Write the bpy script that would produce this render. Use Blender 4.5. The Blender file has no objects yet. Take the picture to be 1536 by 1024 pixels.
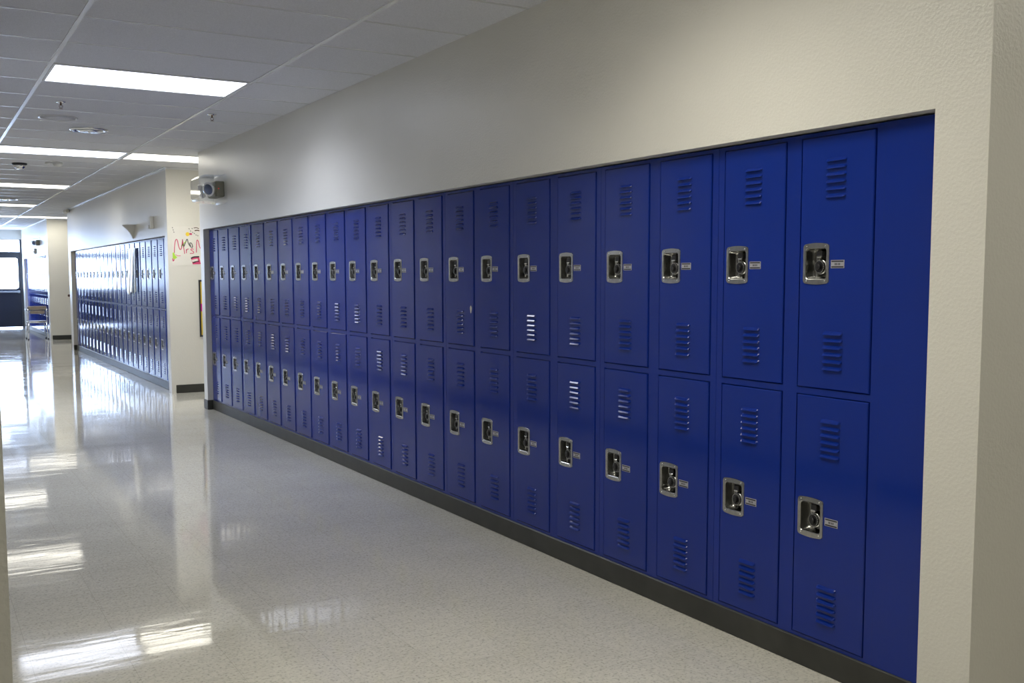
import bpy, math, random
from mathutils import Vector, Matrix
C = bpy.context.scene.collection
S = bpy.context.scene
random.seed(7)

# ------------------------------------------------------------------ camera
CZ = 1.35892
yaw, pit, rol = 0.53808, -0.08351, -0.00188
F = Vector((math.sin(yaw)*math.cos(pit), math.cos(yaw)*math.cos(pit), math.sin(pit)))
R0 = Vector((math.cos(yaw), -math.sin(yaw), 0)); U0 = R0.cross(F)
Rr = R0*math.cos(rol)+U0*math.sin(rol); Ur = -R0*math.sin(rol)+U0*math.cos(rol)
cam = bpy.data.objects.new('camera', bpy.data.cameras.new('camera'))
C.objects.link(cam)
cam.matrix_world = Matrix(((Rr.x, Ur.x, -F.x, 0), (Rr.y, Ur.y, -F.y, 0), (Rr.z, Ur.z, -F.z, CZ), (0, 0, 0, 1)))
cam.data.sensor_width = 36; cam.data.lens = 1505.56*36/1536
cam.data.shift_y = 28.51/1536; cam.data.clip_start = .05; cam.data.clip_end = 300
S.camera = cam

# ------------------------------------------------------------------ view, sky
S.view_settings.view_transform = 'Standard'; S.view_settings.look = 'None'
S.view_settings.gamma = 1; S.view_settings.use_curve_mapping = False
S.view_settings.exposure = 0.0
w = bpy.data.worlds.new('sky'); S.world = w; w.use_nodes = True
w.node_tree.nodes['Background'].inputs[0].default_value = (.56, .71, 1.0, 1)
w.node_tree.nodes['Background'].inputs[1].default_value = 24.0
LAMP = 5.0            # radiance of the ceiling panels
WATT = 14.5           # power of each lamp behind its diffuser
COOL = (.81, .86, 1.0)   # bluish tubes
WARM = (1.0, .96, .84)   # yellowish tubes

# sizes of the place
H = 2.619             # ceiling
X = 2.57              # face of the right wall
W = 2.62              # face of the locker doors
XL = .111             # face of the left wall
YN = 1.737            # near end of the corridor walls
YE = 30.0             # end doors

# ------------------------------------------------------------------ materials
def mat(name, col, rough=.5, metal=0, bump=None, noise=None, spec=.5, coat=0, emis=None, alpha=None):
    m = bpy.data.materials.new(name); m.use_nodes = True
    n = m.node_tree.nodes; l = m.node_tree.links; b = n['Principled BSDF']
    b.inputs['Base Color'].default_value = (*col, 1); b.inputs['Roughness'].default_value = rough
    b.inputs['Metallic'].default_value = metal; b.inputs['Specular IOR Level'].default_value = spec
    b.inputs['Coat Weight'].default_value = coat; b.inputs['Coat Roughness'].default_value = .1
    tc = n.new('ShaderNodeTexCoord')
    if noise:                      # (scale, amount, detail)
        t = n.new('ShaderNodeTexNoise'); t.inputs['Scale'].default_value = noise[0]; t.inputs['Detail'].default_value = noise[2]
        l.new(tc.outputs['Object'], t.inputs['Vector'])
        r = n.new('ShaderNodeMapRange'); r.inputs[1].default_value = .3; r.inputs[2].default_value = .7
        r.inputs[3].default_value = 1-noise[1]; r.inputs[4].default_value = 1+noise[1]
        l.new(t.outputs['Fac'], r.inputs[0])
        x = n.new('ShaderNodeMix'); x.data_type = 'RGBA'; x.blend_type = 'MULTIPLY'; x.inputs[0].default_value = 1
        x.inputs[6].default_value = (*col, 1); l.new(r.outputs[0], x.inputs[7]); l.new(x.outputs[2], b.inputs['Base Color'])
    if bump:                       # (scale, strength, distance)
        t = n.new('ShaderNodeTexNoise'); t.inputs['Scale'].default_value = bump[0]; t.inputs['Detail'].default_value = 3
        l.new(tc.outputs['Object'], t.inputs['Vector'])
        bp = n.new('ShaderNodeBump'); bp.inputs['Strength'].default_value = bump[1]; bp.inputs['Distance'].default_value = bump[2]
        l.new(t.outputs['Fac'], bp.inputs['Height']); l.new(bp.outputs[0], b.inputs['Normal'])
    if emis:
        b.inputs['Emission Color'].default_value = emis[0]; b.inputs['Emission Strength'].default_value = emis[1]
    return m

def clear(name, tint, rough, ior):
    m = bpy.data.materials.new(name); m.use_nodes = True; n = m.node_tree.nodes; l = m.node_tree.links; n.clear()
    o = n.new('ShaderNodeOutputMaterial'); t = n.new('ShaderNodeBsdfTransparent'); g = n.new('ShaderNodeBsdfGlossy')
    f = n.new('ShaderNodeLayerWeight'); mx = n.new('ShaderNodeMixShader')
    t.inputs[0].default_value = (*tint, 1); g.inputs['Roughness'].default_value = rough; f.inputs[0].default_value = .12 if ior < 1.5 else .22
    l.new(f.outputs['Facing'], mx.inputs[0]); l.new(t.outputs[0], mx.inputs[1]); l.new(g.outputs[0], mx.inputs[2]); l.new(mx.outputs[0], o.inputs[0])
    return m

def wall_paint():
    m = mat('wall_paint', (.70, .685, .63), .33, noise=(1.3, .02, 2), spec=.5)
    n = m.node_tree.nodes; l = m.node_tree.links; b = n['Principled BSDF']
    tc = n.new('ShaderNodeTexCoord')
    a = n.new('ShaderNodeTexNoise'); a.inputs['Scale'].default_value = 100; a.inputs['Detail'].default_value = 3
    c = n.new('ShaderNodeTexNoise'); c.inputs['Scale'].default_value = 14; c.inputs['Detail'].default_value = 1
    for t in (a, c): l.new(tc.outputs['Object'], t.inputs['Vector'])
    rp = n.new('ShaderNodeMapRange'); rp.inputs[1].default_value = .4; rp.inputs[2].default_value = .65
    l.new(a.outputs['Fac'], rp.inputs[0])
    b1 = n.new('ShaderNodeBump'); b1.inputs['Strength'].default_value = .22; b1.inputs['Distance'].default_value = .0025
    b2 = n.new('ShaderNodeBump'); b2.inputs['Strength'].default_value = .1; b2.inputs['Distance'].default_value = .01
    l.new(rp.outputs[0], b1.inputs['Height']); l.new(c.outputs['Fac'], b2.inputs['Height'])
    l.new(b2.outputs[0], b1.inputs['Normal']); l.new(b1.outputs[0], b.inputs['Normal'])
    return m

def floor_tile():
    m = bpy.data.materials.new('vinyl_floor_tile'); m.use_nodes = True
    n = m.node_tree.nodes; l = m.node_tree.links; b = n['Principled BSDF']
    tc = n.new('ShaderNodeTexCoord')
    def noise(s, d, vec=None):
        t = n.new('ShaderNodeTexNoise'); t.inputs['Scale'].default_value = s; t.inputs['Detail'].default_value = d
        l.new(vec or tc.outputs['Object'], t.inputs['Vector']); return t
    def ramp(src, stops):
        r = n.new('ShaderNodeValToRGB'); e = r.color_ramp.elements
        e[0].position, e[0].color = stops[0][0], (*stops[0][1], 1); e[1].position, e[1].color = stops[-1][0], (*stops[-1][1], 1)
        for p, c in stops[1:-1]: q = e.new(p); q.color = (*c, 1)
        l.new(src, r.inputs[0]); return r
    def mul(a, c, f=1):
        x = n.new('ShaderNodeMix'); x.data_type = 'RGBA'; x.blend_type = 'MULTIPLY'; x.inputs[0].default_value = f
        l.new(a, x.inputs[6]); l.new(c, x.inputs[7]); return x.outputs[2]
    base = ramp(noise(2.2, 3).outputs['Fac'], [(.3, (.60, .58, .51)), (.7, (.66, .64, .565))])
    speck = ramp(noise(95, 4).outputs['Fac'], [(.33, (.66, .66, .66)), (.46, (.97, .97, .97)), (.60, (1, 1, 1)), (.72, (1.0, 1.0, 1.0))])
    speck2 = ramp(noise(38, 2).outputs['Fac'], [(.3, (.90, .90, .90)), (.6, (1, 1, 1))])
    br = n.new('ShaderNodeTexBrick'); br.offset = 0; br.squash = 1
    br.inputs['Scale'].default_value = 1; br.inputs['Brick Width'].default_value = .3048; br.inputs['Row Height'].default_value = .3048
    br.inputs['Mortar Size'].default_value = .0009; br.inputs['Mortar Smooth'].default_value = .3
    br.inputs['Color1'].default_value = (1, 1, 1, 1); br.inputs['Color2'].default_value = (.965, .965, .96, 1); br.inputs['Mortar'].default_value = (.72, .71, .69, 1)
    l.new(tc.outputs['Object'], br.inputs['Vector'])
    c = mul(mul(mul(base.outputs[0], speck.outputs[0]), speck2.outputs[0]), br.outputs[0])
    l.new(c, b.inputs['Base Color'])
    # wax: the polish is uneven, mostly across the corridor
    mp = n.new('ShaderNodeMapping'); mp.inputs['Scale'].default_value = (.9, 2.6, 1); l.new(tc.outputs['Object'], mp.inputs[0])
    wx = noise(1.6, 4, mp.outputs[0])
    rr = n.new('ShaderNodeMapRange'); rr.inputs[1].default_value = .35; rr.inputs[2].default_value = .68
    rr.inputs[3].default_value = .025; rr.inputs[4].default_value = .10
    l.new(wx.outputs['Fac'], rr.inputs[0]); l.new(rr.outputs[0], b.inputs['Roughness'])
    b.inputs['Specular IOR Level'].default_value = .5
    w1 = noise(3.2, 2, mp.outputs[0]); w2 = noise(30, 2)
    mp2 = n.new('ShaderNodeMapping'); mp2.inputs['Scale'].default_value = (1.3, 9, 1); mp2.inputs['Rotation'].default_value = (0, 0, .05); l.new(tc.outputs['Object'], mp2.inputs[0])
    w3 = noise(2.2, 3, mp2.outputs[0]); b3 = n.new('ShaderNodeBump'); b3.inputs['Strength'].default_value = .2; b3.inputs['Distance'].default_value = .0014
    l.new(w3.outputs['Fac'], b3.inputs['Height'])
    b1 = n.new('ShaderNodeBump'); b1.inputs['Strength'].default_value = .16; b1.inputs['Distance'].default_value = .0028; l.new(b3.outputs[0], b1.inputs['Normal'])
    b2 = n.new('ShaderNodeBump'); b2.inputs['Strength'].default_value = .10; b2.inputs['Distance'].default_value = .0006
    l.new(w1.outputs['Fac'], b1.inputs['Height']); l.new(w2.outputs['Fac'], b2.inputs['Height'])
    l.new(b1.outputs[0], b2.inputs['Normal']); l.new(b2.outputs[0], b.inputs['Normal'])
    return m

def ceiling_tile():
    m = mat('ceiling_tile', (.72, .73, .77), .95, noise=(160, .09, 3), spec=.1, bump=(220, .5, .001))
    return m

def number_plate():
    return mat('plate_grey', (.42, .42, .47), .35, .3)

M = dict(
    wall=wall_paint(), floor=floor_tile(), tile=ceiling_tile(),
    grid=mat('white_enamel', (.80, .81, .82), .25),
    rubber=mat('black_rubber_base', (.030, .031, .027), .42, noise=(9, .25, 3)),
    blue=mat('blue_enamel', (.0048, .0245, .235), .12, noise=(1.1, .06, 3), bump=(4, .03, .003), spec=.36),
    bluebody=mat('blue_enamel_frame', (.0048, .0245, .235), .2, noise=(1.1, .06, 3), spec=.36),
    steel=mat('brushed_steel', (.44, .44, .43), .22, 1.0, noise=(60, .12, 2)),
    chrome=mat('chrome', (.78, .78, .78), .12, 1.0),
    black=mat('black_plastic', (.012, .012, .014), .3),
    plate=number_plate(), ink=mat('black_ink', (.015, .015, .02), .5),
    lamp=mat('cool_lamp_diffuser', (.9, .9, .88), .5, emis=((*COOL, 1), LAMP)),
    lampw=mat('warm_lamp_diffuser', (.9, .9, .88), .5, emis=((*WARM, 1), LAMP)),
    white=mat('white_plastic', (.72, .72, .70), .4),
    cream=mat('cream_plastic', (.68, .67, .62), .45),
    glass=clear('window_glass', (.96, .98, 1), .0, 1.45),
    guard=clear('clear_guard', (.95, .96, .96), .06, 1.6),
    door=mat('navy_steel', (.018, .024, .045), .35),
    frame=mat('dark_bronze_frame', (.055, .06, .075), .35),
    sill=mat('pale_metal', (.45, .5, .58), .3, .6),
    paper=mat('white_paper', (.74, .72, .67), .8, noise=(4, .03, 2)),
    cloth=mat('white_sheet', (.88, .88, .89), .22),
    pink=mat('pink_marker', (.62, .06, .17), .6), yellow=mat('yellow_marker', (.85, .62, .05), .6),
    green=mat('lime_marker', (.42, .68, .06), .6), grey=mat('grey_marker', (.10, .10, .10), .6),
    hot=mat('magenta_card', (.75, .03, .35), .6), olive=mat('olive_housing', (.27, .27, .20), .5),
    lens=mat('lens_glass', (.16, .19, .30), .08, .6),
    red=mat('red_indicator', (.8, .02, .02), .4, emis=((1, .04, .03, 1), 1.2)),
    wood=mat('tan_plywood', (.25, .21, .17), .4, noise=(12, .15, 3)),
    brown=mat('brown_knob', (.10, .05, .03), .4),
    chip=mat('bare_metal_chip', (.45, .45, .40), .4, .5),
)

# ------------------------------------------------------------------ mesh tools
class MB:
    def __init__(s): s.v = []; s.f = []; s.m = []; s.mats = []; s.sm = []
    def mi(s, m):
        if m not in s.mats: s.mats.append(m)
        return s.mats.index(m)
    def face(s, idx, m, smooth=False): s.f.append(idx); s.m.append(s.mi(m)); s.sm.append(smooth)
    def box(s, x0, x1, y0, y1, z0, z1, m, b=0):
        x0, x1 = sorted((x0, x1)); y0, y1 = sorted((y0, y1)); z0, z1 = sorted((z0, z1))
        if not b:
            o = len(s.v)
            s.v += [(x, y, z) for x in (x0, x1) for y in (y0, y1) for z in (z0, z1)]
            for q in ((0, 1, 3, 2), (4, 6, 7, 5), (0, 4, 5, 1), (2, 3, 7, 6), (0, 2, 6, 4), (1, 5, 7, 3)):
                s.face([o+i for i in q], m)
            return
        # chamfered box: 24 vertices
        o = len(s.v); idx = {}
        lo = (x0, y0, z0); hi = (x1, y1, z1)
        for a in range(3):
            for c in range(8):
                p = []
                for k in range(3):
                    h = (c >> k) & 1
                    e = hi[k] if h else lo[k]
                    if k != a: e += -b if h else b
                    p.append(e)
                idx[(a, c)] = len(s.v); s.v.append(tuple(p))
        for a in range(3):
            u, w_ = [k for k in range(3) if k != a]
            for h in (0, 1):
                cs = [(h << a) | (p << u) | (q << w_) for p, q in ((0, 0), (1, 0), (1, 1), (0, 1))]
                f = [idx[(a, c)] for c in cs]
                flip = (h == 0) ^ (a == 1)
                s.face(f[::-1] if flip else f, m)
        for a in range(3):          # edge chamfers run along axis a
            u, w_ = [k for k in range(3) if k != a]
            for p in (0, 1):
                for q in (0, 1):
                    c0 = (p << u) | (q << w_); c1 = c0 | (1 << a)
                    f = [idx[(u, c0)], idx[(u, c1)], idx[(w_, c1)], idx[(w_, c0)]]
                    s.face(s.orient(f, lo, hi), m)
        for c in range(8):
            s.face(s.orient([idx[(0, c)], idx[(1, c)], idx[(2, c)]], lo, hi), m)
    def orient(s, f, lo, hi):
        c = Vector([(a+b)/2 for a, b in zip(lo, hi)])
        p = [Vector(s.v[i]) for i in f]; n = (p[1]-p[0]).cross(p[2]-p[0]); g = sum(p, Vector())/len(p)
        return f if n.dot(g-c) > 0 else f[::-1]
    def tube(s, pts, r, m, n=10, cap=True):
        pts = [Vector(p) for p in pts]; rs = r if isinstance(r, (list, tuple)) else [r]*len(pts)
        rings = []; up = None
        for i, p in enumerate(pts):
            t = (pts[min(i+1, len(pts)-1)]-pts[max(i-1, 0)]).normalized()
            if up is None: up = t.orthogonal().normalized()
            up = (up-t*up.dot(t)).normalized(); sd = t.cross(up)
            o = len(s.v)
            for k in range(n):
                a = 2*math.pi*k/n; s.v.append(tuple(p+(up*math.cos(a)+sd*math.sin(a))*rs[i]))
            rings.append(o)
        for a, b in zip(rings, rings[1:]):
            for k in range(n): s.face([a+k, a+(k+1) % n, b+(k+1) % n, b+k], m, True)
        if cap: s.face([rings[0]+k for k in range(n)][::-1], m); s.face([rings[-1]+k for k in range(n)], m)
    def lathe(s, prof, c, ax, m, n=24, cap=True):
        """prof: (radius, height along ax); c: centre; ax: axis"""
        ax = Vector(ax).normalized(); u = ax.orthogonal().normalized(); v = ax.cross(u); c = Vector(c); rings = []
        for r, h in prof:
            o = len(s.v)
            for k in range(n):
                a = 2*math.pi*k/n; s.v.append(tuple(c+ax*h+(u*math.cos(a)+v*math.sin(a))*r))
            rings.append(o)
        for a, b in zip(rings, rings[1:]):
            for k in range(n): s.face([a+k, a+(k+1) % n, b+(k+1) % n, b+k], m, True)
        if cap: s.face([rings[0]+k for k in range(n)][::-1], m); s.face([rings[-1]+k for k in range(n)], m)
    def poly(s, pts, m):
        o = len(s.v); s.v += [tuple(p) for p in pts]; s.face(list(range(o, o+len(pts))), m)
    def slab(s, pts, d, m):
        """flat outline with a thickness vector d"""
        o = len(s.v); n = len(pts); d = Vector(d)
        s.v += [tuple(Vector(p)) for p in pts]+[tuple(Vector(p)+d) for p in pts]
        s.face(list(range(o, o+n))[::-1], m); s.face(list(range(o+n, o+2*n)), m)
        for k in range(n): s.face([o+k, o+(k+1) % n, o+n+(k+1) % n, o+n+k], m)
    def build(s, name, parent=None, label=None, origin=(0, 0, 0)):
        me = bpy.data.meshes.new(name)
        O = Vector(origin)
        me.from_pydata([tuple(Vector(v)-O) for v in s.v], [], s.f)
        for m in s.mats: me.materials.append(M[m])
        for p, i, k in zip(me.polygons, s.m, s.sm): p.material_index = i; p.use_smooth = k
        me.update()
        o = bpy.data.objects.new(name, me); C.objects.link(o); o.location = O
        if parent: o.parent = parent
        if label: o['label'] = label
        return o

def tag(o, label, cat, group=None):
    o['label'] = label; o['category'] = cat
    if group: o['group'] = group
    return o
def empty(name, loc=(0, 0, 0)):
    o = bpy.data.objects.new(name, None); C.objects.link(o); o.location = loc; o.empty_display_size = .1; return o
def struct(mb, name, parent=None, origin=(0, 0, 0)):
    o = mb.build(name, parent, None, origin)
    if not parent: o['kind'] = 'structure'
    return o
def copy_tree(o, parent=None):
    c = o.copy(); C.objects.link(c); c.parent = parent
    for ch in list(o.children): copy_tree(ch, c)
    return c

# ------------------------------------------------------------------ the setting
T = .14
mb = MB(); mb.box(-4, 6, -3.5, YE+.3, -.1, 0, 'floor'); struct(mb, 'floor')
mb = MB(); mb.box(-4, 6, -3.5, YE+.3, H+.004, H+.1, 'tile'); ceil = struct(mb, 'ceiling')
# suspended grid: runners along the corridor, tees across it
mb = MB(); g = .012
bars = [.767+1.2*k for k in range(-3, 5)]
for x in bars: mb.box(x-g, x+g, -3.5, YE, H-.002, H+.012, 'grid')
rows = [4.148+.6096*k for k in range(-12, 43)]
for y in rows:
    mb.box(-3.9, 5.9, y-g*.7, y+g*.7, H+.0015, H+.012, 'grid')
mb.build('ceiling_grid', ceil)

# banks of lockers in the right wall: near jamb, far jamb, start of first unit, pitch scale
TOP = 1.841
banks = [(YN, 1.911, 10.415, 10.545), (12.08, 12.22, 20.30, 20.60), (23.90, 24.18, 29.34, 29.60)]
names = ['wall_right', 'wall_right_middle', 'wall_right_far']
for (a, b, c, d), nm in zip(banks, names):
    mb = MB()
    xr = 5.98 if a == YN else 3.9
    mb.box(X, 3.05, a, b, 0, H+.008, 'wall'); mb.box(3.05, xr, a, a+T, 0, H+.008, 'wall')
    mb.box(X, 3.05, c, d, 0, H+.008, 'wall')
    if d < 29: mb.box(3.05, 3.9, d-T, d, 0, H+.008, 'wall')
    mb.box(X, 3.05, b, c, TOP, H+.008, 'wall'); mb.box(2.96, 3.05, b, c, 0, TOP, 'wall')
    struct(mb, nm)
mb = MB()
for y0, y1 in ((10.545, 12.08), (20.6, 23.9)): mb.box(3.9, 4.0, y0-.14, y1+.14, 0, H+.008, 'wall')
struct(mb, 'wall_alcove')
mb = MB(); mb.box(XL-.15, XL, YN, YE, 0, H+.008, 'wall'); mb.box(-3.98, XL-.15, YN, YN+T, 0, H+.008, 'wall'); struct(mb, 'wall_left')
mb = MB(); mb.box(-4, 6, -3.6, -3.5, 0, H+.008, 'wall'); struct(mb, 'wall_back')
mb = MB(); mb.box(-4.1, -4, -3.5, YN+T, 0, H+.008, 'wall'); mb.box(6, 6.1, -3.5, YN+T, 0, H+.008, 'wall'); struct(mb, 'wall_lobby')
mb = MB()
mb.box(XL-.15, 3.05, YE, YE+.12, 2.37, H+.008, 'wall'); mb.box(2.60, 3.05, YE, YE+.12, 0, 2.37, 'wall'); mb.box(XL-.15, XL+.02, YE, YE+.12, 0, 2.37, 'wall')
mb.box(X+.02, 3.05, 29.6, YE, 0, H+.008, 'wall')
struct(mb, 'wall_end')

# black rubber base
def base(name, segs):
    mb = MB()
    for s_ in segs: mb.box(*s_, 0, .097, 'rubber', .004)
    return struct(mb, name)
base('baseboard_right', [(W-.003, W+.05, 1.905, 10.41), (X-.006, X+.004, 10.41, 10.551), (X-.006, W+.01, 10.402, 10.418), (X-.006, 3.9, 10.543, 10.551)])
base('baseboard_right_middle', [(W-.003, W+.05, 12.215, 20.3), (X+.05, 3.9, 12.072, 12.084), (X-.004, W+.01, 20.288, 20.302), (X-.006, 3.9, 20.598, 20.606)])
base('baseboard_right_far', [(W-.003, W+.05, 24.18, 29.32), (X+.03, 3.9, 23.892, 23.904), (X-.004, X+.004, 29.32, 29.6)])
base('baseboard_left', [(XL-.004, XL+.006, YN+.02, YE)])
base('baseboard_alcove', [(3.892, 3.904, 10.55, 12.07), (3.892, 3.904, 20.6, 23.9)])
# metal angle where walls meet the ceiling
for k, (a, b, c, d) in enumerate(banks):
    if not k: continue
    mb = MB(); mb.box(X-.02, X+.003, a-.0, d, H-.004, H+.006, 'grid'); mb.box(X-.003, X+.003, a, d, H-.022, H-.004, 'grid')
    if k: mb.box(X, 3.9, a-.02, a+.003, H-.004, H+.006, 'grid'); mb.box(X, 3.9, a-.003, a+.002, H-.022, H-.004, 'grid')
    struct(mb, 'trim_%d' % k)

# end of the corridor: double doors, transom window
def rrect(x0, x1, z0, z1, r, y, n=6):
    pts = []
    for cx, cz, a0 in ((x1-r, z1-r, 0), (x0+r, z1-r, 90), (x0+r, z0+r, 180), (x1-r, z0+r, 270)):
        for k in range(n+1):
            a = math.radians(a0+90*k/n); pts.append((cx+r*math.cos(a), y, cz+r*math.sin(a)))
    return pts
def leaf(name, x0, x1, hx):
    mb = MB(); y0, y1 = YE+.03, YE+.075
    inner = rrect(x0+.12, x1-.055, 1.055, 1.875, .06, 0); n = len(inner)
    outer = []
    cx, cz = (x0+x1)/2, 1.465
    for p in inner:     # push each point of the opening out to the leaf's edge
        dx, dz = p[0]-cx, p[2]-cz
        outer.append(p)
    # ring of boxes plus corner fillets
    mb.box(x0, x1, y0, y1, .03, 1.055, 'door'); mb.box(x0, x1, y0, y1, 1.875, 2.0, 'frame')
    mb.box(x0, x0+.12, y0, y1, 1.055, 1.875, 'frame'); mb.box(x1-.055, x1, y0, y1, 1.055, 1.875, 'frame')
    for (cx_, cz_, sx, sz) in ((x1-.055, 1.875, -1, -1), (x0+.12, 1.875, 1, -1), (x0+.12, 1.055, 1, 1), (x1-.055, 1.055, -1, 1)):
        r = .06; arc = [(cx_, y0, cz_)]
        for k in range(7):
            a = math.radians(90*k/6); arc.append((cx_+sx*(r-r*math.sin(a)), y0, cz_+sz*(r-r*math.cos(a))))
        if sx*sz < 0: arc = arc[::-1]
        mb.slab(arc, (0, y1-y0, 0), 'frame')
    o = struct(mb, name)
    mb = MB(); mb.box(x0+.1, x1-.04, YE+.05, YE+.056, 1.04, 1.89, 'glass'); mb.build('window_pane', o)
    mb = MB(); mb.box(x0+.05, x1-.03, YE-.03, YE-.005, .95, 1.0, 'sill', .005); mb.box(x0+.05, x0+.1, YE-.01, YE+.03, .94, 1.01, 'sill'); mb.box(x1-.08, x1-.03, YE-.01, YE+.03, .94, 1.01, 'sill')
    mb.build('push_bar', o, 'pale metal push bar')
    return o
leaf('door_1', .19, 1.355, 0); leaf('door_2', 1.365, 2.54, 0)
mb = MB()
mb.box(XL+.02, .19, YE, YE+.1, 0, 2.37, 'frame'); mb.box(2.54, 2.60, YE, YE+.1, 0, 2.37, 'frame')
mb.box(.19, 2.54, YE, YE+.1, 2.0, 2.04, 'frame'); mb.box(.19, 2.54, YE, YE+.1, 2.355, 2.37, 'frame'); mb.box(.19, 2.54, YE, YE+.1, 0, .012, 'sill')
wd = struct(mb, 'window_1')
mb = MB(); mb.box(.19, 2.54, YE+.05, YE+.056, 2.04, 2.355, 'glass'); mb.build('window_pane', wd)

# ------------------------------------------------------------------ lockers
P = .3767
DW, DH = .302, .839
def door_mesh():
    """front at x=0, hinge (near) edge at y=0, latch side at y=DW, foot at z=0"""
    mb = MB(); b = .0025; t = .018
    hy0, hy1, hz0, hz1 = .179, .279, DH/2-.058, DH/2+.058
    rings = [[(t, 0), 0], [(b, 0), 0], [(0, b), 0]]
    def rect(x, i): return [(x, i, i), (x, DW-i, i), (x, DW-i, DH-i), (x, i, DH-i)]
    o = len(mb.v); mb.v += rect(t, 0)+rect(b, 0)+rect(0, b)+[(0, hy0, hz0), (0, hy1, hz0), (0, hy1, hz1), (0, hy0, hz1)]+[(t, hy0, hz0), (t, hy1, hz0), (t, hy1, hz1), (t, hy0, hz1)]
    for a in range(4):
        for k in range(4):
            q = [o+4*a+k, o+4*a+(k+1) % 4, o+4*a+4+(k+1) % 4, o+4*a+4+k]
            mb.face(q, 'blue')
    # louvres: six pressed hoods near the top, six near the foot
    for zt in (DH-.074, .066+.128):
        for k in range(6):
            z1 = zt-.0235*k; z0 = z1-.0115; ya, yb = .110, .194; dp = .010
            o = len(mb.v)
            N = 5
            top = []; bot = []; inn = []
            prof = [0, .55, .9, 1, 1, .9, .55, 0]; ys = [ya, ya+.002, ya+.005, ya+.009, yb-.009, yb-.005, yb-.002, yb]
            for y, h in zip(ys, prof):
                top.append(len(mb.v)); mb.v.append((0, y, z1-(1-h)*.003))
                bot.append(len(mb.v)); mb.v.append((-dp*h*.62, y, (z1+z0)/2+.0005))
                inn.append(len(mb.v)); mb.v.append((-dp*h, y, z0+(1-h)*.003))
                mb.v.append((0.0005, y, z0+(1-h)*.003+.001))
            for i in range(7):
                for r0 in range(3):
                    a = o+4*i+r0; mb.face([a, a+1, a+5, a+4], 'black' if r0 == 2 and 0 < i < 6 else 'blue')  # black undersides paint in the dark of the open slots
    return mb
def cup_mesh():
    """pressed steel recess; origin at its centre on the door face"""
    mb = MB()
    def rr(w, h, r, x, bow=0, n=5):
        pts = []
        for cy, cz, a0 in ((w/2-r, h/2-r, 0), (-w/2+r, h/2-r, 90), (-w/2+r, -h/2+r, 180), (w/2-r, -h/2+r, 270)):
            for k in range(n+1):
                a = math.radians(a0+90*k/n); pts.append((cy+r*math.cos(a), cz+r*math.sin(a)))
            if a0 in (0, 180):      # points along the top and bottom edges
                e = -1 if a0 == 0 else 1
                for k in range(1, 6): pts.append((-e*(w/2-r)*(1-2*k/6), -e*h/2))
        return [(x, y, z+(1 if z > 0 else -1)*bow*(1-(2*y/w)**2)) for y, z in pts]
    layers = [rr(.113, .131, .010, .0005, .005), rr(.111, .129, .010, -.003, .005), rr(.092, .106, .012, -.0035), rr(.087, .101, .011, -.001), rr(.080, .094, .011, .030), rr(.074, .088, .009, .034)]
    n = len(layers[0]); o = len(mb.v)
    for L in layers: mb.v += L
    for a in range(len(layers)-1):
        for k in range(n): mb.face([o+a*n+k, o+(a+1)*n+k, o+(a+1)*n+(k+1) % n, o+a*n+(k+1) % n], 'steel', a in (2, 3, 4) and False)
    mb.face([o+(len(layers)-1)*n+k for k in range(n)][::-1], 'steel')
    mb.box(.012, .034, .004, .012, -.045, .045, 'steel', .002)      # pressed step inside the recess
    for sy in (-1, 1):
        for sz in (-1, 1): mb.lathe([(.0028, 0), (.0026, -.0015), (.0012, -.0024)], (-.003, sy*.040, sz*.058), (1, 0, 0), 'chrome', 8)
    return mb
def dial_mesh():
    mb = MB()      # axis -x ; origin at centre
    mb.lathe([(.0265, .004), (.0265, -.001), (.0235, -.004), (.0225, -.004)], (0, 0, 0), (1, 0, 0), 'steel', 28)
    mb.lathe([(.0215, -.003), (.0215, -.008), (.019, -.010)], (0, 0, 0), (1, 0, 0), 'black', 28)
    for k in range(10):        # knurled grip
        a = 2*math.pi*k/10; mb.box(-.017, -.009, .0095*math.cos(a)-.002, .0095*math.cos(a)+.002, .0095*math.sin(a)-.002, .0095*math.sin(a)+.002, 'black')
    mb.lathe([(.011, -.008), (.010, -.018), (.008, -.019)], (0, 0, 0), (1, 0, 0), 'black', 16)
    for k in range(20):
        a = 2*math.pi*k/20; y, z = .0198*math.cos(a), .0198*math.sin(a)
        mb.box(-.0101, -.0085, y-.0006, y+.0006, z-.0008, z+.0008, 'white')
    return mb
def latch_mesh():
    mb = MB(); mb.box(-.012, .006, -.014, .012, -.010, .012, 'black', .002); mb.box(-.016, -.010, -.010, .008, -.014, -.006, 'chrome', .002)
    return mb
def plate_mesh():
    mb = MB(); mb.box(-.0012, .0004, -.028, .028, -.0135, .0135, 'plate', .0004)
    for z in (.0092, -.0092): mb.box(-.0016, -.0010, -.025, .025, z-.0022, z+.0022, 'ink')
    for y in (-.009, -.003, .004, .009): mb.box(-.0015, -.0010, y-.0016, y+.0016, -.0035, .0035, 'ink')
    for y in (-.0245, .0245): mb.lathe([(.0014, 0), (.001, -.0008)], (-.0012, y, 0), (1, 0, 0), 'chrome', 8)
    return mb
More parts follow.
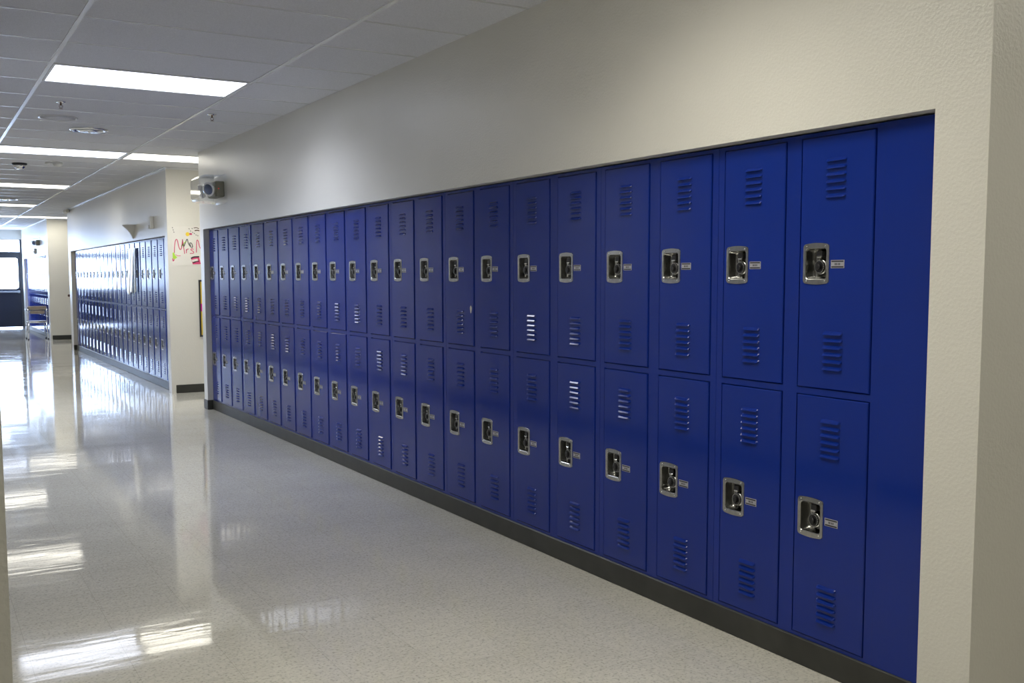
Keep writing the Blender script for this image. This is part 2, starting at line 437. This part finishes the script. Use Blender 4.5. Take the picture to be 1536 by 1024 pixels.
def body_mesh(cols):
    mb = MB(); w_ = P*cols; f = .0055
    # frame face members
    ys = [(0, .0335)]
    for c in range(cols-1): ys.append((P*c+.0365+DW+.007, P*(c+1)+.0335))
    ys.append((P*(cols-1)+.0365+DW+.007, w_))
    z0, z1 = .097, TOP-.006
    for i, (a, b) in enumerate(ys):
        mb.box(f, .02, a+(.0008 if i == 0 else 0), b-(.0008 if i == len(ys)-1 else 0), z0, z1, 'bluebody')
    for c in range(cols):
        a, b = P*c+.0335, P*c+.0365+DW+.007
        for za, zb in ((z0, .110), (.955, .977), (1.822, z1)): mb.box(f, .02, a, b, za, zb, 'bluebody')
    mb.box(.042, .32, .001, w_-.001, z0, z1, 'bluebody')
    return mb

d_m = door_mesh(); c_m = cup_mesh(); di_m = dial_mesh(); la_m = latch_mesh(); pl_m = plate_mesh()
def make_unit(cols, detail=True, donor=None):
    u = empty('locker_unit')
    body_mesh(cols).build('cabinet_body', u)
    first = donor
    for c in range(cols):
        for z in (.113, .980):
            if first is None:
                d = d_m.build('door', u)
                # (the first door; every other door copies it with its fittings)
                cy, cz = .229, DH/2
                k = c_m.build('lock_recess', d, 'brushed steel'); k.location = (0, cy, cz)
                if detail:
                    # small solids behind the lip
                    q = di_m.build('combination_dial', d, 'black dial with steel ring'); q.location = (.016, cy-.006, cz-.010)
                    q = la_m.build('lift_latch', d, 'black and chrome'); q.location = (.020, cy-.004, cz+.032)
                    q = pl_m.build('number_plate', d, 'grey plate with black bands'); q.location = (0, .138, cz-.002)
                first = d
            else:
                d = copy_tree(first, u)
            d.location = (0, P*c+.0365, z)
    return u, first

pair, dproto = make_unit(2)
ordn = ['nearest', 'second', 'third', 'fourth', 'fifth', 'sixth', 'seventh', 'eighth', 'ninth', 'tenth', 'eleventh']
G1 = 'blue locker units in the long bank'
for i in range(11):
    u = pair if i == 0 else copy_tree(pair)
    u.location = (W, 2.124+2*P*i, 0)
    lab = {0: 'blue four-door locker unit nearest the viewer, beside the blank blue filler panel',
           3: 'fourth blue locker unit from the near end of the long bank, upper door chipped',
           10: 'blue four-door locker unit at the far end of the long bank'}.get(
        i, '%s blue four-door locker unit from the near end of the long bank' % ordn[i])
    tag(u, lab, 'locker', G1)
    if i == 3:
        mb = MB(); mb.slab([(-.0006, .03+.010*math.cos(a)*(1+.2*math.sin(3*a)), .20+.021*math.sin(a)) for a in [2*math.pi*k/12 for k in range(12)]], (.001, 0, 0), 'chip')
        dd = [c for c in u.children if c.name.startswith('door') and c.location.z > .5 and c.location.y > .2][0]
        mb.build('paint_chip', dd, 'bare worn patch')
# blank filler panel
mb = MB(); mb.box(W, W+.02, 1.915, 2.1225, .097, TOP-.006, 'blue', .002); mb.box(W+.02, W+.3, 1.93, 2.12, .097, TOP-.006, 'bluebody')
tag(mb.build('filler_panel', origin=(W, 2.02, .097)), 'plain blue filler panel without louvres at the near end of the lockers', 'panel')

SC = .9735
pair2 = copy_tree(pair)
single2, _ = make_unit(1, donor=dproto)
for i in range(11):
    u = (pair2 if i == 0 else copy_tree(pair2)) if i < 10 else single2
    u.scale = (1, SC, 1); u.location = (W, 12.516+2*P*SC*i, 0)
    lab = {0: 'blue four-door locker unit at the near end of the middle bank',
           2: 'third blue locker unit from the near end of the middle bank, behind white sheet',
           10: 'narrow two-door blue locker unit at the far end of the middle bank'}.get(
        i, '%s blue four-door locker unit from the near end of the middle bank' % ordn[i])
    tag(u, lab, 'locker', 'blue locker units in the middle bank')
mb = MB(); mb.box(W, W+.02, 12.225, 12.514, .097, TOP-.006, 'blue', .002)
tag(mb.build('filler_panel', origin=(W, 12.37, .097)), 'plain blue filler strip at the near end of the middle locker bank', 'panel')

# far bank: too small in view for dials and plates
far, fproto = None, None
u0 = empty('locker_unit'); body_mesh(2).build('cabinet_body', u0)
fd = dproto.copy(); C.objects.link(fd); fd.parent = u0; fd.location = (0, .0365, .113)
for ch in dproto.children:
    if ch.name.startswith('lock_recess'): q = ch.copy(); C.objects.link(q); q.parent = fd
for c, z in ((0, .980), (1, .113), (1, .980)):
    e = copy_tree(fd, u0); e.location = (0, P*c+.0365, z)
for i in range(7):
    u = u0 if i == 0 else copy_tree(u0)
    u.scale = (1, SC, 1); u.location = (W, 24.19+2*P*SC*i, 0)
    lab = {0: 'blue locker unit at the near end of the far bank, behind the chair',
           6: 'blue locker unit at the end of the far bank beside the exit doors'}.get(
        i, '%s blue locker unit from the near end of the far bank' % ordn[i])
    tag(u, lab, 'locker', 'blue locker units in the far bank')

# ------------------------------------------------------------------ ceiling lights
def light(x0, x1, y0, label, power=1, cool=False):
    y1 = y0+.6096-.024; y0 += 0.0
    t = empty('ceiling_light', ((x0+x1)/2, (y0+y1)/2, H)); cx, cy = t.location.x, t.location.y
    mb = MB(); a, b = (x1-x0)/2, (y1-y0)/2
    mb.box(-a+.014, a-.014, -b+.012, b-.012, -.001, .003, 'lamp' if cool else 'lampw'); mb.build('diffuser', t)
    mb = MB()
    mb.box(-a, a, -b, -b+.012, -.004, .006, 'grid'); mb.box(-a, a, b-.012, b, -.004, .006, 'grid')
    mb.box(-a, -a+.014, -b+.012, b-.012, -.004, .006, 'grid'); mb.box(a-.014, a, -b+.012, b-.012, -.004, .006, 'grid')
    mb.build('light_frame', t)
    a_ = bpy.data.lights.new('lamp', 'AREA'); a_.shape = 'RECTANGLE'; a_.size = 2*a-.03; a_.size_y = 2*b-.026
    a_.energy = WATT*power; a_.color = COOL if cool else WARM; a_.spread = math.radians(145)
    ao = bpy.data.objects.new('lamp', a_); C.objects.link(ao); ao.parent = t; ao.location = (0, 0, -.002)
    tag(t, label, 'ceiling light', 'ceiling light panels')
L0, L1 = .781, 1.953
row = lambda k: 4.148+.6096*k+.012
light(L0, L1, row(4), 'large glowing ceiling light panel nearest the viewer', 1.5, True)
light(L0, L1, row(11), 'glowing ceiling light panel second along the corridor, left of the recess light', 1.4, True)
light(1.985, 3.15, row(11), 'glowing ceiling light panel partly hidden by the wall above the emergency light', .6)
light(L0, L1, row(18), 'glowing ceiling light panel third along the corridor, beyond the black dome camera', .8)
light(L0, L1, row(25), 'glowing ceiling light panel fourth along the corridor', .7)
light(L0, L1, row(31), 'glowing ceiling light panel fifth along the corridor', .55, True)
light(1.985, 3.15, row(31), 'small distant glowing ceiling light panel in the far recess', .3)
light(L0, L1, row(38), 'last glowing ceiling light panel before the exit doors', .7)
light(L0, L1, row(-6), 'added glowing ceiling panel, out of view in the middle of the side lobby', .3)  # unseen lobby panel, added to brighten the near wall ends
light(L0, L1, row(-3), 'glowing ceiling light panel overhead at the near end of the lockers', 1.15)
light(-2.8, -1.65, row(-6), 'added glowing ceiling panel, out of view in the side lobby on the left', .3)  # this and the next: more unseen panels added as lobby fill light
light(3.2, 4.37, row(-6), 'added glowing ceiling panel, out of view in the side lobby on the right', .3)

# ------------------------------------------------------------------ ceiling fittings
def sprinkler(x, y, label):
    t = empty('sprinkler', (x, y, H))
    mb = MB(); mb.lathe([(.034, .004), (.034, -.002), (.022, -.006), (.012, -.008)], (0, 0, 0), (0, 0, 1), 'chrome', 20); mb.build('escutcheon', t)
    mb = MB(); mb.tube([(0, 0, -.006), (0, 0, -.024)], .007, 'brown', 8); mb.tube([(-.010, 0, -.022), (-.012, 0, -.034), (0, 0, -.046)], .002, 'brown', 6)
    mb.tube([(.010, 0, -.022), (.012, 0, -.034), (0, 0, -.046)], .002, 'brown', 6); mb.lathe([(.014, -.046), (.014, -.048)], (0, 0, 0), (0, 0, 1), 'brown', 12); mb.build('sprinkler_head', t)
    tag(t, label, 'sprinkler')
sprinkler(.986, 8.0, 'small ceiling sprinkler behind the nearest light panel')
sprinkler(2.073, 8.03, 'small ceiling sprinkler near the right wall')
t = empty('ceiling_speaker', (1.06, 8.8, H))
mb = MB(); mb.lathe([(.145, .003), (.145, -.002), (.135, -.004), (.130, -.002)], (0, 0, 0), (0, 0, 1), 'grid', 36); mb.build('trim_ring', t)
mb = MB(); mb.lathe([(.129, -.002), (.06, -.003), (.001, -.003)], (0, 0, 0), (0, 0, 1), 'tile', 36); mb.build('grille', t)
tag(t, 'flush round ceiling speaker behind the sprinkler', 'speaker')
def diffuser(x, y, r, label):
    t = empty('air_diffuser', (x, y, H))
    mb = MB(); mb.lathe([(r, .003), (r, -.003), (r*.93, -.010), (r*.8, -.006), (r*.72, .001)], (0, 0, 0), (0, 0, 1), 'chrome', 36, False); mb.build('outer_ring', t)
    mb = MB(); mb.lathe([(r*.55, .002), (r*.6, -.010), (r*.45, -.016), (r*.2, -.018), (.012, -.018), (.010, -.024), (.001, -.026)], (0, 0, 0), (0, 0, 1), 'chrome', 36); mb.build('centre_cone', t)
    tag(t, label, 'air vent')
diffuser(1.373, 9.389, .157, 'round shiny metal air vent in the ceiling before the second light')
diffuser(1.40, 18.2, .16, 'round metal air vent far along the ceiling, between third and fourth lights')
t = empty('dome_camera', (1.093, 12.5, H))
mb = MB(); mb.lathe([(.078, .003), (.078, -.012), (.070, -.016)], (0, 0, 0), (0, 0, 1), 'black', 28); mb.build('mount', t)
mb = MB(); mb.lathe([(.066, -.014), (.064, -.030), (.052, -.048), (.030, -.060), (.001, -.064)], (0, 0, 0), (0, 0, 1), 'chrome', 28); mb.build('dome', t, 'shiny reflective dome')
tag(t, 'black dome security camera on the ceiling beyond the second light', 'camera')
t = empty('smoke_detector', (1.448, 12.2, H))
mb = MB(); mb.lathe([(.050, .003), (.050, -.020), (.040, -.036), (.020, -.042), (.001, -.043)], (0, 0, 0), (0, 0, 1), 'white', 24); mb.build('detector_body', t)
mb = MB(); mb.tube([(-.05, .01, -.004), (-.12, .06, -.004)], .006, 'white', 8); mb.build('conduit', t)
tag(t, 'small white smoke detector on the ceiling right of the black dome', 'smoke detector')

# ------------------------------------------------------------------ wall fittings
def emergency(loc, sc, label):
    t = empty('emergency_light', loc)          # origin on the wall face, near end, box runs +y and -x
    mb = MB(); mb.box(-.085, 0, .075, .36, -.075, .07, 'olive', .008); mb.build('housing', t, 'olive grey housing')
    for y, z, mm in ((.10, .005, 0), (.31, .005, 1)):
        mb = MB(); d = Vector((-.75, -.55, -.2)) if mm == 0 else Vector((-.85, .25, -.25))
        c = Vector((-.085, y+.03, z)); d.normalize()
        mb.lathe([(.022, 0), (.034, .02), (.062, .05), (.067, .078), (.061, .082)], c, d, 'chrome', 22)
        mb.lathe([(.060, .078), (.035, .087), (.001, .089)], c, d, 'lens', 22); mb.build('lamp_head', t)
    mb = MB(); mb.lathe([(.004, 0), (.004, .003), (.002, .004)], (-.0855+.03, .0745, 0), (0, -1, 0), 'red', 10); mb.build('red_indicator', t, 'glowing red light')
    # clear guard: a rounded shell open to the wall
    mb = MB(); pts = []
    L, D, hh = .44, .235, .125
    def sec(x, ins, n=5, r=.03):
        out = []; y0, y1, z0, z1 = ins, L-ins, -hh+ins, hh-ins
        for cy, cz, a0 in ((y1-r, z1-r, 0), (y0+r, z1-r, 90), (y0+r, z0+r, 180), (y1-r, z0+r, 270)):
            for k in range(n+1):
                a = math.radians(a0+90*k/n); out.append((x, cy+r*math.cos(a), cz+r*math.sin(a)))
        return out
    layers = [sec(0, -.012), sec(-.004, -.012), sec(-.005, 0), sec(-D+.05, .004), sec(-D+.018, .014), sec(-D, .035)]
    n = len(layers[0]); o = 0
    for Lr in layers: mb.v += Lr
    for a in range(len(layers)-1):
        for k in range(n): mb.face([a*n+k, (a+1)*n+k, (a+1)*n+(k+1) % n, a*n+(k+1) % n], 'guard', True)
    mb.face([(len(layers)-1)*n+k for k in range(n)][::-1], 'guard'); mb.build('clear_guard', t, 'clear plastic cover')
    t.scale = (sc, sc, sc); tag(t, label, 'emergency light'); return t
emergency((X, 9.50, 2.185), 1, 'emergency light under a clear plastic cover on the wall above the long locker bank')
emergency((X, 25.3, 2.15), .85, 'distant emergency light under a clear cover above the far locker bank')
mb = MB(); mb.box(-.05, 0, -.05, .05, -.07, .06, 'cream', .008); mb.lathe([(.02, 0), (.02, .012), (.012, .018)], (-.05, 0, -.02), (-1, 0, 0), 'white', 12)
o = mb.build('wall_strobe'); o.location = (X, 26.2, 1.98); tag(o, 'small pale strobe box just below the distant emergency light', 'alarm')
# half-cone sconce
t = empty('wall_sconce', (X, 14.13, 1.87))
mb = MB(); prof = [(.012, 0), (.022, .03), (.045, .075), (.082, .12), (.14, .17), (.14, .18), (.13, .18)]
N = 20; o = 0
for r, z in prof:
    for k in range(N+1):
        a = math.pi*k/N; mb.v.append((-r*math.sin(a), r*math.cos(a), z))
for a in range(len(prof)-1):
    for k in range(N): mb.face([a*(N+1)+k, a*(N+1)+k+1, (a+1)*(N+1)+k+1, (a+1)*(N+1)+k], 'cream', True)
mb.face(list(range(N+1))[::-1], 'cream'); mb.build('shade', t)
mb = MB(); mb.box(-.008, 0, -.06, .06, .03, .16, 'cream'); mb.build('back_plate', t)
tag(t, 'cream half-cone sconce on the wall above the middle locker bank', 'wall lamp')
t = empty('fire_alarm', (X, 12.86, 2.02))
mb = MB(); mb.box(-.045, 0, -.055, .055, -.075, .075, 'cream', .006); mb.build('alarm_housing', t)
mb = MB(); mb.box(-.062, -.044, -.03, .03, -.07, -.03, 'white', .006); mb.build('strobe_lens', t, 'white lens')
tag(t, 'small cream fire alarm strobe on the wall near the corner by the poster', 'alarm')
t = empty('bullet_camera', (X, 20.2, 2.58))
mb = MB(); mb.box(-.05, 0, -.03, .03, -.03, .03, 'steel', .005); mb.build('bracket', t)
mb = MB(); mb.lathe([(.030, 0), (.034, .02), (.034, .26), (.040, .27), (.040, .32), (.03, .325)], (-.055, -.12, -.012), (0, 1, 0), 'cream', 18); mb.build('camera_barrel', t)
tag(t, 'small grey security camera at the far top corner of the middle wall', 'camera')
# cloth hanging on the middle bank
t = empty('hanging_sheet', (W-.016, 14.25, 1.14))
def drape(y0, y1, z0, z1, lean, amp, name):
    mb = MB(); ny, nz = 18, 14; pts = []
    for j in range(nz+1):
        v = j/nz
        for i in range(ny+1):
            u_ = i/ny; y = y0+(y1-y0)*u_*(1+.12*(1-v))+lean*(1-v)
            pts.append((-amp*(1+math.sin(u_*11+v*1.5))*(.4+.6*(1-v))-.004, y, z0+(z1-z0)*v+.02*math.sin(u_*7)*(1-v)))
    off = len(pts); mb.v = pts+[(x+.003, y, z) for x, y, z in pts]
    for j in range(nz):
        for i in range(ny):
            a = j*(ny+1)+i; mb.face([a, a+ny+1, a+ny+2, a+1], 'cloth', True); mb.face([off+a, off+a+1, off+a+ny+2, off+a+ny+1], 'cloth', True)
    mb.build(name, t)
drape(.085, .43, .0, .61, .16, .004, 'left_panel'); drape(-.03, .08, .02, .605, .02, .004, 'right_panel')
mb = MB(); mb.box(-.010, .002, -.03, .44, .595, .612, 'cloth', .004); mb.build('top_hem', t)
tag(t, 'white plastic sheet hanging over the upper doors of the middle locker bank', 'sheet')
mb = MB(); mb.lathe([(.022, 0), (.012, .01), (.012, .035), (.028, .045), (.026, .06), (.01, .066)], (0, 0, 0), (0, -1, 0), 'brown', 16)
o = mb.build('door_stop'); o.location = (2.955, 23.9, .96); tag(o, 'small brown knob on the pale end wall of the far recess', 'knob')

# ------------------------------------------------------------------ poster and board on the recess wall
YP = 12.08
t = empty('poster', (2.62, YP-.003, 1.494))
def P3(x, z): return (x-2.62, 0, z-1.494)
mb = MB(); mb.slab([(0, 0, 0), (1.15, 0, .01), (1.15, 0, .48), (.0, 0, .448)], (0, .002, 0), 'paper'); mb.build('paper_sheet', t)
def stroke(mb, pts, m, r=.0045):
    q = [Vector((x-2.62, -.0015, z-1.494)) for x, z in pts]; out = []
    for i in range(len(q)-1):
        for k in range(5):
            s_ = k/5; p0 = q[max(i-1, 0)]; p1 = q[i]; p2 = q[i+1]; p3 = q[min(i+2, len(q)-1)]
            out.append(.5*((2*p1)+(p2-p0)*s_+(2*p0-5*p1+4*p2-p3)*s_*s_+(3*p1-p0-3*p2+p3)*s_**3))
    out.append(q[-1]); d0 = None
    o = len(mb.v)
    for i, p in enumerate(out):
        tt = (out[min(i+1, len(out)-1)]-out[max(i-1, 0)]).normalized(); nn = Vector((-tt.z, 0, tt.x))
        mb.v += [tuple(p+nn*r), tuple(p-nn*r)]
    for i in range(len(out)-1): mb.face([o+2*i, o+2*i+1, o+2*i+3, o+2*i+2], m)
mb = MB()
stroke(mb, [(2.642, 1.639), (2.650, 1.74), (2.664, 1.792), (2.680, 1.785), (2.692, 1.72), (2.706, 1.682), (2.722, 1.69), (2.735, 1.76), (2.740, 1.796)], 'pink')
stroke(mb, [(2.738, 1.792), (2.748, 1.72), (2.758, 1.63)], 'pink')
stroke(mb, [(2.778, 1.637), (2.779, 1.682)], 'pink'); stroke(mb, [(2.779, 1.665), (2.79, 1.683), (2.807, 1.686)], 'pink')
stroke(mb, [(2.862, 1.680), (2.842, 1.690), (2.832, 1.675), (2.860, 1.655), (2.858, 1.638), (2.819, 1.634)], 'pink')
stroke(mb, [(2.893, 1.645), (2.897, 1.73), (2.904, 1.788), (2.918, 1.78), (2.93, 1.72), (2.945, 1.695), (2.955, 1.72), (2.965, 1.79)], 'pink')
stroke(mb, [(3.0, 1.64), (3.02, 1.78)], 'pink'); stroke(mb, [(2.655, 1.620), (2.68, 1.606), (2.712, 1.607)], 'pink', .003)
mb.build('lettering', t, 'pink handwriting')
def blob(m, pts, name, lab, extra=None):
    mb = MB(); mb.slab([(x-2.62, -.0012, z-1.494) for x, z in pts], (0, .0012, 0), m)
    if extra: extra(mb)
    mb.build(name, t, lab)
ell = lambda cx, cz, a, b: [(cx+a*math.cos(k*math.pi/8), cz+b*math.sin(k*math.pi/8)) for k in range(16)]
blob('yellow', ell(2.798, 1.858, .022, .024), 'yellow_doodle', 'yellow marker blob', lambda mb: stroke(mb, [(2.82, 1.857), (2.833, 1.862), (2.848, 1.856)], 'pink', .010))
blob('green', [(2.623, 1.642), (2.622, 1.575), (2.645, 1.565), (2.674, 1.588), (2.648, 1.615), (2.640, 1.645)], 'green_doodle', 'lime green corner drawing', lambda mb: stroke(mb, [(2.622, 1.575), (2.626, 1.545), (2.64, 1.563)], 'pink', .005))
def purse(mb):
    mb.slab([(x-2.62, -.0022, z-1.494) for x, z in [(2.836, 1.56), (2.905, 1.575), (2.91, 1.55), (2.845, 1.535)]], (0, .0008, 0), 'paper')
    stroke(mb, [(2.830, 1.575), (2.86, 1.592), (2.925, 1.597)], 'ink', .008); stroke(mb, [(2.85, 1.525), (2.90, 1.545), (2.92, 1.54)], 'ink', .007)
blob('pink', [(2.828, 1.585), (2.92, 1.605), (2.942, 1.51), (2.848, 1.507)], 'purse_drawing', 'pink and black drawing', purse)
mb = MB()
stroke(mb, [(2.724, 1.714), (2.745, 1.745), (2.752, 1.715), (2.79, 1.800), (2.805, 1.75), (2.83, 1.712), (2.851, 1.709), (2.842, 1.75), (2.82, 1.755), (2.83, 1.72)], 'grey', .005)
stroke(mb, [(2.735, 1.72), (2.76, 1.76), (2.785, 1.77)], 'green', .004)
for x, z in ((2.628, 1.929), (2.643, 1.879), (2.636, 1.903), (2.817, 1.92), (2.852, 1.925), (2.833, 1.895), (2.856, 1.88), (2.875, 1.868), (2.895, 1.85), (2.915, 1.842)):
    stroke(mb, [(x-.004, z+.005), (x+.005, z-.005)], 'grey', .004)
stroke(mb, [(2.87, 1.93), (2.90, 1.935), (2.93, 1.925)], 'brown', .004); stroke(mb, [(2.88, 1.90), (2.91, 1.905), (2.935, 1.90)], 'brown', .006)
mb.build('doodles', t, 'small dark marker doodles')
tag(t, 'hand-drawn white paper poster with pink writing on the recess wall', 'poster')
t = empty('notice_board', (2.908, YP-.004, .655))
mb = MB(); mb.box(.014, .93, -.002, .003, .02, .65, 'yellow'); mb.build('board_panel', t)
mb = MB()
for b_ in ((0, .016, 0, .67), (.93, .95, 0, .67), (.02, .93, 0, .02), (.02, .93, .65, .67)): mb.box(b_[0], b_[1], -.016, .003, b_[2], b_[3], 'black')
mb.build('board_frame', t, 'black frame')
for k, (a, z, mm) in enumerate(((.018, .30, 'hot'), (.20, .30, 'hot'), (.15, .4, 'green'), (.35, .35, 'paper'))):
    mb = MB(); mb.box(a, a+.12, -.004, -.002, z, z+.09, mm); mb.build('note_card', t)
tag(t, 'black-framed notice board with coloured cards, mostly hidden behind the wall end', 'notice board')

# ------------------------------------------------------------------ chair by the far lockers
t = empty('school_chair', (2.34, 24.35, 0))
w2 = .185
mb = MB(); mb.slab([(w2*.98*math.copysign(abs(math.cos(a))**.5, math.cos(a)), .19*math.copysign(abs(math.sin(a))**.5, math.sin(a)), .385) for a in [2*math.pi*k/32 for k in range(32)]], (0, 0, .022), 'wood'); mb.build('seat', t)
mb = MB(); pts = []
def slat(z0, z1, hw, name):
    mb = MB(); n = 14
    for j, z in enumerate((z0, z0+.015, z1-.015, z1)):
        ins = .02 if j in (0, 3) else 0
        for i in range(n+1):
            u_ = -1+2*i/n; mb.v.append(((hw-ins)*u_, -.20-.03*(1-u_*u_), z))
    o = len(mb.v); mb.v += [(x, y+.014, z) for x, y, z in mb.v]
    for j in range(3):
        for i in range(n):
            a = j*(n+1)+i; mb.face([a, a+1, a+n+2, a+n+1], 'wood', True); mb.face([o+a, o+a+n+1, o+a+n+2, o+a+1], 'wood', True)
    for j in (0, 3):
        for i in range(n): a = j*(n+1)+i; mb.face([a, a+1, o+a+1, o+a], 'wood')
    for i in (0, n):
        for j in range(3): a = j*(n+1)+i; mb.face([a, a+n+1, o+a+n+1, o+a], 'wood')
    mb.build(name, t)
slat(.655, .735, .195, 'backrest'); slat(.565, .635, .15, 'lower_backrest')
mb = MB()
mb.tube([(-w2, -.21, .38), (-w2, -.215, .6), (-w2, -.19, .70)], .010, 'chrome'); mb.tube([(w2, -.21, .38), (w2, -.215, .6), (w2, -.19, .70)], .010, 'chrome')
mb.tube([(-w2-.03, -.20, .648), (w2+.02, -.20, .648)], .010, 'black')
mb.tube([(-w2, -.2, .378), (w2, -.2, .378)], .012, 'chrome'); mb.tube([(-w2, .17, .378), (w2, .17, .378)], .012, 'chrome')
mb.tube([(-w2, -.21, .378), (-w2, .18, .378)], .012, 'chrome'); mb.tube([(w2, -.21, .378), (w2, .18, .378)], .012, 'chrome')
mb.build('seat_frame', t, 'chrome tube frame')
for sx in (-1, 1):
    for sy, yy in ((-1, -.21), (1, .17)):
        mb = MB(); mb.tube([(sx*(w2-.01), yy, .378), (sx*w2, yy+sy*.01, .2), (sx*(w2+.012), yy+sy*.03, .012)], .0125, 'chrome')
        mb.lathe([(.016, 0), (.016, .018), (.013, .02)], (sx*(w2+.012), yy+sy*.03, 0), (0, 0, 1), 'black', 12); mb.build('leg', t)
for sx in (-1, 1):
    mb = MB(); mb.tube([(sx*w2, -.2, .63), (sx*(w2+.03), -.1, .655), (sx*(w2+.03), .12, .65)], .011, 'sill' if sx < 0 else 'wood'); mb.build('armrest', t)
tag(t, 'tan plywood school chair with chrome legs beside the far locker bank', 'chair')

# daylight enters through the end doors and transom: sampling portal
pl = bpy.data.lights.new('daylight_portal', 'AREA'); pl.shape = 'RECTANGLE'; pl.size = 2.36; pl.size_y = 1.4
pl.cycles.is_portal = True
po = bpy.data.objects.new('daylight_portal', pl); C.objects.link(po); po.location = (1.36, YE+.11, 1.70); po.rotation_euler = (math.radians(-90), 0, 0)
